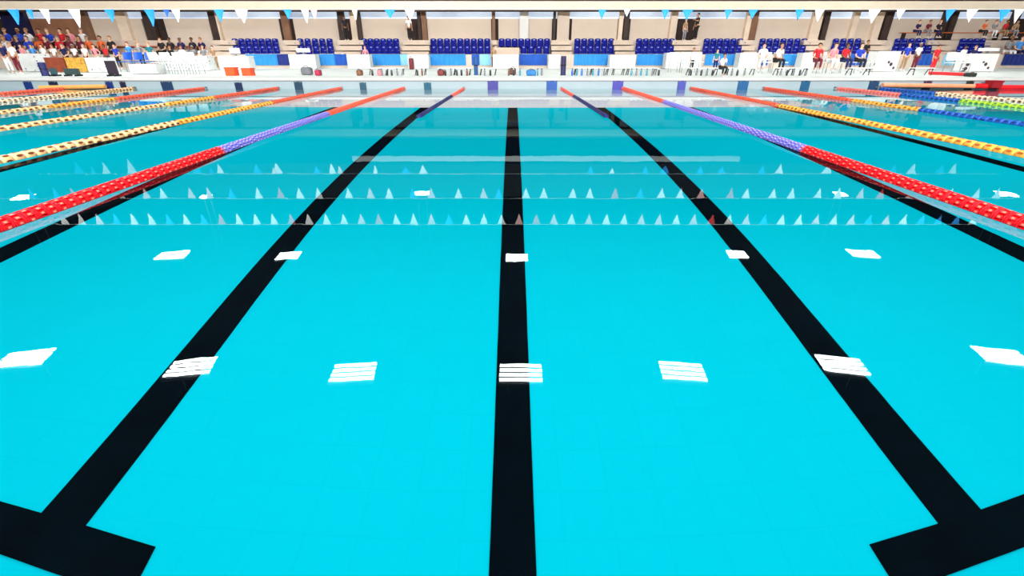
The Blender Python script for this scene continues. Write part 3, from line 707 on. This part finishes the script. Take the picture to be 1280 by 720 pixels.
def figure(kind):
    """returns meshes for body, shirt, trousers, shoe pair, hair of one pose; feet or seat at z = 0"""
    sit = kind.startswith('sit')
    pz = .11 if sit else .93
    lean = {'sit_lean': -.16}.get(kind, -.02 if sit else 0)
    V, E, ix = [], [], {}
    def v(n, p, r, par=None):
        ix[n] = len(V); V.append((p, r))
        if par is not None: E.append((ix[par], ix[n]))
    v('pelvis', (0, 0, pz), .115); v('waist', (0, lean * .3, pz + .17), .105, 'pelvis'); v('chest', (0, lean * .7, pz + .36), .125, 'waist')
    v('nb', (0, lean, pz + .49), .07, 'chest'); v('neck', (0, lean * 1.1 - .01, pz + .56), .048, 'nb')
    v('jaw', (0, lean * 1.1 - .035, pz + .62), .066, 'neck'); v('head', (0, lean * 1.1 - .012, pz + .70), .086, 'jaw'); v('crown', (0, lean * 1.1, pz + .765), .066, 'head')
    v('nose', (0, lean * 1.1 - .115, pz + .665), .013, 'head')
    for s in (-1, 1):
        q = 'l' if s < 0 else 'r'
        v('ear' + q, (s * .088, lean * 1.1, pz + .675), .014, 'head')
        v('sh' + q, (s * .165, lean, pz + .455), .055, 'nb')
        if kind == 'stand_akimbo': el, wr, hd = (s * .33, .05, pz + .24), (s * .20, -.02, pz + .07), (s * .15, -.07, pz + .05)
        elif kind == 'stand_reach' and s > 0: el, wr, hd = (s * .25, -.2, pz + .30), (s * .22, -.42, pz + .36), (s * .21, -.50, pz + .37)
        elif sit and not (kind == 'sit_wave' and s > 0): el, wr, hd = (s * .24, lean * .5 - .04, pz + .19), (s * .15, -.24, pz + .09), (s * .12, -.32, pz + .07)
        elif kind == 'sit_wave': el, wr, hd = (s * .36, lean, pz + .48), (s * .34, -.04, pz + .74), (s * .34, -.05, pz + .83)
        else: el, wr, hd = (s * .215, .02, pz + .19), (s * .23, -.05, pz - .05), (s * .23, -.07, pz - .13)
        v('el' + q, el, .04, 'sh' + q); v('wr' + q, wr, .027, 'el' + q); v('hd' + q, hd, .032, 'wr' + q)
        d = (Vector(hd) - Vector(wr)).normalized(); side = d.cross(Vector((0, 1, .3))).normalized()
        for k, ln in enumerate((.07, .085, .09, .075)):
            b_ = Vector(hd) + d * .025 + side * (k - 1.5) * .019; m_ = b_ + d * ln * .6; e_ = m_ + d * ln * .4 + Vector((0, -.012, -.006))
            v(f'f{q}{k}', tuple(m_), .0085, 'hd' + q); v(f'g{q}{k}', tuple(e_), .007, f'f{q}{k}')
        th = Vector(wr) + d * .03 - side * .045; v('th' + q, tuple(th), .011, 'wr' + q); v('tt' + q, tuple(th + d * .04 - side * .01), .009, 'th' + q)
        if sit:
            v('hip' + q, (s * .09, -.03, pz - .01), .085, 'pelvis'); v('kn' + q, (s * .12, -.44, pz + .0), .058, 'hip' + q)
            v('an' + q, (s * .12, -.43, -.37), .04, 'kn' + q); v('to' + q, (s * .125, -.58, -.405), .036, 'an' + q)
        else:
            v('hip' + q, (s * .085, 0, pz - .06), .088, 'pelvis'); v('kn' + q, (s * .1, -.02, .50), .058, 'hip' + q)
            v('an' + q, (s * .1, .02, .085), .04, 'kn' + q); v('to' + q, (s * .11, -.13, .036), .036, 'an' + q)
    body = skin_mesh('body ' + kind, V, E, M_SKIN[0])
    def sub(names, edges, add, mname):
        k = {n: i for i, n in enumerate(names)}
        VV = [(V[ix[n]][0] if n in ix else n, (V[ix[n]][1] + add)) for n in names]
        return VV, [(k[a], k[b]) for a, b in edges]
    P = lambda n: Vector(V[ix[n]][0])
    # shirt
    SV = [(P('waist') - Vector((0, 0, .15)), .128), (P('waist'), .128), (P('chest'), .147), (P('nb') - Vector((0, 0, .015)), .085)]
    SE = [(0, 1), (1, 2), (2, 3)]
    for q in 'lr':
        SV.append((P('sh' + q), .07)); SE.append((3, len(SV) - 1))
        SV.append((P('sh' + q).lerp(P('el' + q), .75), .056)); SE.append((len(SV) - 2, len(SV) - 1))
    shirt = skin_mesh('shirt ' + kind, [(tuple(a), r) for a, r in SV], SE, M_WHITE, 1)
    TV = [(P('pelvis') + Vector((0, 0, .03)), .128)]; TE = []
    for q in 'lr':
        TV += [(P('hip' + q), .1), (P('kn' + q), .073), (P('kn' + q).lerp(P('an' + q), .85), .056)]
        n = len(TV); TE += [(0, n - 3), (n - 3, n - 2), (n - 2, n - 1)]
    trou = skin_mesh('trousers ' + kind, [(tuple(a), r) for a, r in TV], TE, M_LEG, 0)
    hv = P('head')
    bm = bmesh.new(); bmesh.ops.create_uvsphere(bm, u_segments=14, v_segments=10, radius=.104)
    bmesh.ops.delete(bm, geom=[x for x in bm.verts if x.co.z < -.055 or (x.co.y < -.045 and x.co.z < .045)], context='VERTS')
    for x in bm.verts: x.co = Vector((x.co.x * .98, x.co.y * 1.06 + .012, x.co.z * 1.05 + .012)) + hv
    hair = bpy.data.meshes.new('hair ' + kind); bm.to_mesh(hair); bm.free(); hair.materials.append(M_LEG)
    for p in hair.polygons: p.use_smooth = True
    eyes = []
    for s in (-1, 1): eyes.append(MB().lathe_y([(-.008, .004), (-.004, .010), (.004, .010)], 8).mesh('eye ' + kind, M_EYE))
    shoes = []
    for q in 'lr':
        a, b = P('an' + q), P('to' + q); z0 = -.445 if sit else 0.0
        shoes.append(MB().rbox(a.x - .05, a.x + .05, b.y - .05, a.y + .06, z0, z0 + .085, .03).mesh('shoe ' + kind, M_WHITE, True))
    return dict(body=body, shirt=shirt, trousers=trou, hair=hair, shoes=shoes, eye=eyes[0], head=hv)
FIG = {k: figure(k) for k in ('sit', 'sit_lean', 'sit_wave', 'stand', 'stand_akimbo', 'stand_reach')}
CLO = {'royal blue': (28, 66, 196), 'sky blue': (70, 150, 225), 'white': (242, 242, 242), 'black': (26, 26, 32), 'red': (212, 30, 44), 'navy': (20, 26, 84), 'grey': (140, 144, 150), 'orange': (232, 104, 48), 'maroon': (112, 24, 46), 'pink': (240, 150, 160), 'khaki': (170, 140, 104), 'teal': (30, 130, 140)}
HAIR = {'dark': (34, 24, 20), 'brown': (92, 58, 36), 'fair': (206, 160, 100), 'grey': (170, 168, 165), 'auburn': (142, 66, 34)}
def setmat(o, m):
    o.material_slots[0].link = 'OBJECT'; o.material_slots[0].material = m
def person(px, Y, z, pose, top, legs, hair, label, skin=0, rz=0.0, group=None, size=1.0):
    f = FIG[pose]; p = at(px, 60, Y)
    t = thing('person', label, 'person', (p.x, Y, z), rz, group); t.scale = (size,) * 3
    setmat(link('body', f['body'], t), M_SKIN[skin])
    setmat(link('shirt', f['shirt'], t), mat('cloth ' + top, CLO[top], .8, .12, 9))
    setmat(link('trousers', f['trousers'], t), mat('cloth ' + legs, CLO[legs], .8, .12, 9))
    setmat(link('hair', f['hair'], t), mat('hair ' + hair, HAIR[hair], .7, .2, 20))
    for s in f['shoes']: link('shoe', s, t)
    for s in (-1, 1): link('eye', f['eye'], t, tuple(f['head'] + Vector((s * .032, -.083, .0))))
    return t
Z1, Z2 = .66 + .45, 1.06 + .45
# benches of the two crowds
M_ORB = mat('orange bench wood', (196, 96, 48), .7, .2, 4)
def stand_bench(a, b, Y, z, label):
    p, q = at(a, 60, Y), at(b, 60, Y)
    t = thing('bleacher_bench', label, 'bench', ((p.x + q.x) / 2, Y, z), group='orange wood benches in the stand')
    w = q.x - p.x
    MB().rbox(-w / 2, w / 2, -.17, .17, .4, .445, .01).build('seat', M_ORB, t)
    for k in range(4): x = -w / 2 + .2 + (w - .4) * k / 3; MB().box(x - .03, x + .03, -.15, .15, 0, .4).build('leg', M_LEG, t)
stand_bench(-12, 250, 30.86, .66, 'long orange wood bench in the lower row of the left crowd')
stand_bench(-12, 250, 31.66, 1.06, 'long orange wood bench in the upper row of the left crowd')
stand_bench(1240, 1300, 30.86, .66, 'orange wood bench in the lower row at the right edge')
stand_bench(1120, 1300, 32.6, 1.80, 'orange wood bench on the walkway below the right beige walls')
tops = list(CLO); hairs = list(HAIR); used = set()
def uniq(px, Y, z, pose, where, group, pref=None, rz=None, size=1.0):
    for _ in range(400):
        tp = random.choice(pref or tops); lg = random.choice(('black', 'navy', 'grey', 'khaki', 'white', 'maroon')); hr = random.choice(hairs)
        if (tp, lg, hr, where) not in used: used.add((tp, lg, hr, where)); break
    verb = {'sit': 'sitting upright', 'sit_lean': 'leaning forward', 'sit_wave': 'raising an arm', 'stand': 'standing', 'stand_akimbo': 'hands on hips', 'stand_reach': 'reaching out'}[pose]
    person(px, Y, z, pose, tp, lg, hr, f'person in {tp} top, {lg} trousers, {hr} hair, {verb} {where}', random.choice((0, 0, 1, 2)), random.uniform(-.2, .2) if rz is None else rz, group, size)
crowd = ['royal blue', 'white', 'red', 'navy', 'sky blue', 'white', 'royal blue', 'grey', 'pink', 'black', 'orange', 'maroon']
px = 0
i = 0
while px < 152:
    uniq(px, 30.87, Z1, ('sit', 'sit_lean', 'sit', 'sit_wave' if i % 9 == 4 else 'sit')[i % 4], 'low in the left crowd', 'left crowd, lower row', crowd); px += random.uniform(12.3, 13.3); i += 1
px = 5
while px < 112:
    uniq(px, 31.67, Z2, ('sit', 'sit_lean')[i % 2], 'high in the left crowd', 'left crowd, upper row', ['white', 'khaki', 'orange', 'pink', 'red', 'grey', 'royal blue']); px += random.uniform(12.3, 14); i += 1
for k, px in enumerate((26, 39, 52, 65, 78, 91, 104, 117, 130, 143)): uniq(px, 27.9, ZD, ('stand', 'stand_akimbo', 'stand')[k % 3], 'behind the low tables', 'people behind the low tables', ['white', 'royal blue', 'white', 'red', 'grey', 'navy', 'pink', 'sky blue'], size=.7)
for px, pose in ((160, 'stand'), (173, 'stand_akimbo'), (186, 'stand')): uniq(px, 27.6, ZD, pose, 'behind the blue chairs', 'people behind the blue chairs', ['sky blue', 'grey', 'royal blue', 'teal', 'khaki'], size=.76)
for px in (203, 216, 229, 242, 255): uniq(px, 30.87, Z1, random.choice(('sit', 'sit_lean')), 'in the dark clad group', 'dark clad group', ['black', 'maroon', 'navy', 'red', 'white', 'black'], size=.9)
for px, pose in ((212, 'stand'), (226, 'stand_akimbo'), (240, 'stand'), (253, 'stand'), (265, 'stand_akimbo')): uniq(px, 27.6, ZD, pose, 'behind the long table', 'people behind the long white table', ['white', 'grey', 'khaki', 'teal', 'black'], size=.66)
for px in (2, 13): uniq(px, 22.6, ZD, 'stand', 'at the left edge', 'people at the left deck edge', ['navy', 'black', 'white'], size=.72)
def on_chair(px, Y, pose, top, legs, hair, label, skin=0, rz=0.0, size=.82):
    c = chair(px, Y, 'white chair under the ' + ' '.join(label.split()[:11]), M_WHITE, rz, 'white chairs of people on the deck')
    p = person(px, Y, ZD + .457, pose, top, legs, hair, label, skin, rz, None, size)
    p.location += Matrix.Rotation(rz, 3, 'Z') @ Vector((0, -.03, 0))
W = .78
person(513.5, 33.1, 1.80, 'stand', 'white', 'black', 'dark', 'person in white top and black trousers standing alone on the walkway', 1, .2, size=W)
person(867, 33.0, 1.80, 'stand_reach', 'black', 'black', 'dark', 'person in black clothes on the walkway beside a blue pennant', 1, -1.2, size=W + .08)
person(853, 33.0, 1.80, 'stand', 'khaki', 'grey', 'fair', 'person in khaki top on the walkway left of the black clad one', 0, .3, size=W - .1)
person(435, 33.0, 1.80, 'stand', 'black', 'black', 'brown', 'person in black by the cream column above the third table', 2, .5, size=W)
person(617, 29.3, ZD, 'stand', 'khaki', 'maroon', 'dark', 'person in khaki top at the left end of the middle cloth table', 1, .2, size=.66)
person(456, 29.4, ZD, 'stand', 'pink', 'navy', 'fair', 'person in pink top behind the table left of the third blue drape', 0, .2, size=.66)
person(868, 26.0, ZD, 'stand', 'grey', 'black', 'dark', 'person in grey top behind the row of white chairs', 1, .4, size=.6)
person(898, 25.0, ZD, 'stand', 'teal', 'navy', 'brown', 'person in teal top before the eighth block drape', 0, -.4, size=.56)
person(906, 20.3, ZD + .265, 'sit_lean', 'white', 'black', 'dark', 'person in white top crouching at the edge of the end wall', 1, .2, size=.6)
on_chair(955, 23.6, 'sit', 'white', 'white', 'dark', 'person all in white sitting by the ninth block drape', 0, -.3)
on_chair(973, 23.2, 'sit_lean', 'white', 'black', 'dark', 'person in white top, black trousers leaning forward by the ninth block drape', 1, .3)
on_chair(1024, 23.4, 'sit', 'red', 'maroon', 'dark', 'person in red top sitting just right of the ninth block drape', 1, -.2)
on_chair(1041, 23.0, 'sit_lean', 'pink', 'white', 'brown', 'person in pink top sitting between two red clad people', 0, .1)
on_chair(1058, 23.6, 'sit', 'red', 'navy', 'dark', 'person in red top and navy trousers sitting by the royal blue drape', 2, .2)
on_chair(1076, 23.6, 'sit', 'royal blue', 'black', 'brown', 'person in royal blue top sitting before the royal blue drape', 0, .1)
person(1083, 30.87, 1.06, 'sit', 'black', 'maroon', 'dark', 'person in black top sitting in the stand above the royal blue drape', 1, .1, size=.8)
person(1174, 23.4, ZD, 'stand', 'red', 'red', 'dark', 'person all in red standing on the deck by the red rope', 1, .1, size=.66)
for px in (1136, 1150): uniq(px, 25.6, ZD, 'stand', 'by the tall table', 'people beside the tall white table', ['white', 'royal blue'], size=.72)
for px in (1207, 1220): uniq(px, 27, ZD, 'stand', 'behind the last table', 'people behind the wide table', ['navy', 'white'], size=.66)
for px in (1260, 1273, 1286): uniq(px, 30.87, Z1, 'sit', 'at the right edge', 'people at the right edge', ['royal blue', 'sky blue', 'grey', 'orange'])
for px in (1137, 1150, 1163): uniq(px, 32.55, 1.80 + .45, 'sit_lean', 'above the eleventh block', 'people on the walkway bench', ['black', 'maroon', 'navy'], size=.7)
for px in (1218, 1231, 1244, 1257): uniq(px, 32.55, 1.80 + .45, 'sit_lean', 'on the walkway bench', 'people on the walkway bench', ['orange', 'khaki', 'red', 'grey'], size=.7)

# ------------------------------------------------------------------ lights
def area(name, loc, sx, sy, power, col=(1, 1, 1), rot=(0, 0, 0)):
    l = bpy.data.lights.new(name, 'AREA'); l.shape = 'RECTANGLE'; l.size = sx; l.size_y = sy; l.energy = power; l.color = col
    o = bpy.data.objects.new(name, l); COL.objects.link(o); o.location = loc; o.rotation_euler = rot
    return o
# added light sheets below the surface, unseen from above, brightening the floor
KU = 1.0
def pool_fill(x0, x1, y0, y1, e, col=(1, 1, 1), z=-.14):
    area('pool_fill', ((x0 + x1) / 2, (y0 + y1) / 2, z), x1 - x0, y1 - y0, e * (x1 - x0) * (y1 - y0) * PI * KU, col)
pool_fill(-27, 29, -.3, 18.5, 0.54)
pool_fill(-10, 10, 0.0, 9.5, 0.21, z=-.16)
pool_fill(-6, 6, 0.1, 6.0, 0.19, z=-.18)
pool_fill(-4, 4, 0.2, 4.2, 0.14, z=-.20)
pool_fill(-8, 8.4, 14.6, 18.5, 0.5, z=-.16)
for _px, _py in [(216, 318.5), (361, 319), (646, 321.5), (921, 317.5), (1078, 316)]:  # added spots hidden at the middle lamps, brightening the far deck
    _p = mirrored(_px, _py, 8.9)
    _l = bpy.data.lights.new('deck_fill_spot', 'SPOT'); _l.energy = 1500; _l.spot_size = math.radians(120); _l.spot_blend = .6; _l.shadow_soft_size = .3; _l.color = (1, .99, .97)
    _o = bpy.data.objects.new('deck_fill_spot', _l); COL.objects.link(_o); _o.location = _p
# added fill light behind the camera, unseen, brightening the far end
area('hall_fill', (0, -4, 9.2), 40, 1.2, 15200, (1, .97, .94), (math.radians(80), 0, 0))
w = bpy.data.worlds.new('world'); scene.world = w; w.use_nodes = True
w.node_tree.nodes['Background'].inputs['Color'].default_value = (.6, .7, .8, 1); w.node_tree.nodes['Background'].inputs['Strength'].default_value = 0.05

# ------------------------------------------------------------------ camera
cam = bpy.data.cameras.new('camera'); co = bpy.data.objects.new('camera', cam); COL.objects.link(co)
cam.sensor_width = 36; cam.sensor_fit = 'HORIZONTAL'; cam.lens = F / 1280 * 36; cam.shift_x = (640 - CX) / 1280
co.location = (0, 0, H); co.rotation_euler = (PI / 2 - PIT, 0, 0)
cam.clip_start = .02; cam.clip_end = 200
scene.camera = co
scene.cycles.caustics_refractive = False; scene.cycles.caustics_reflective = False
scene.cycles.max_bounces = 8; scene.cycles.use_denoising = True
scene.view_settings.view_transform = 'Standard'; scene.view_settings.look = 'None'
scene.view_settings.exposure = 0; scene.view_settings.gamma = 1
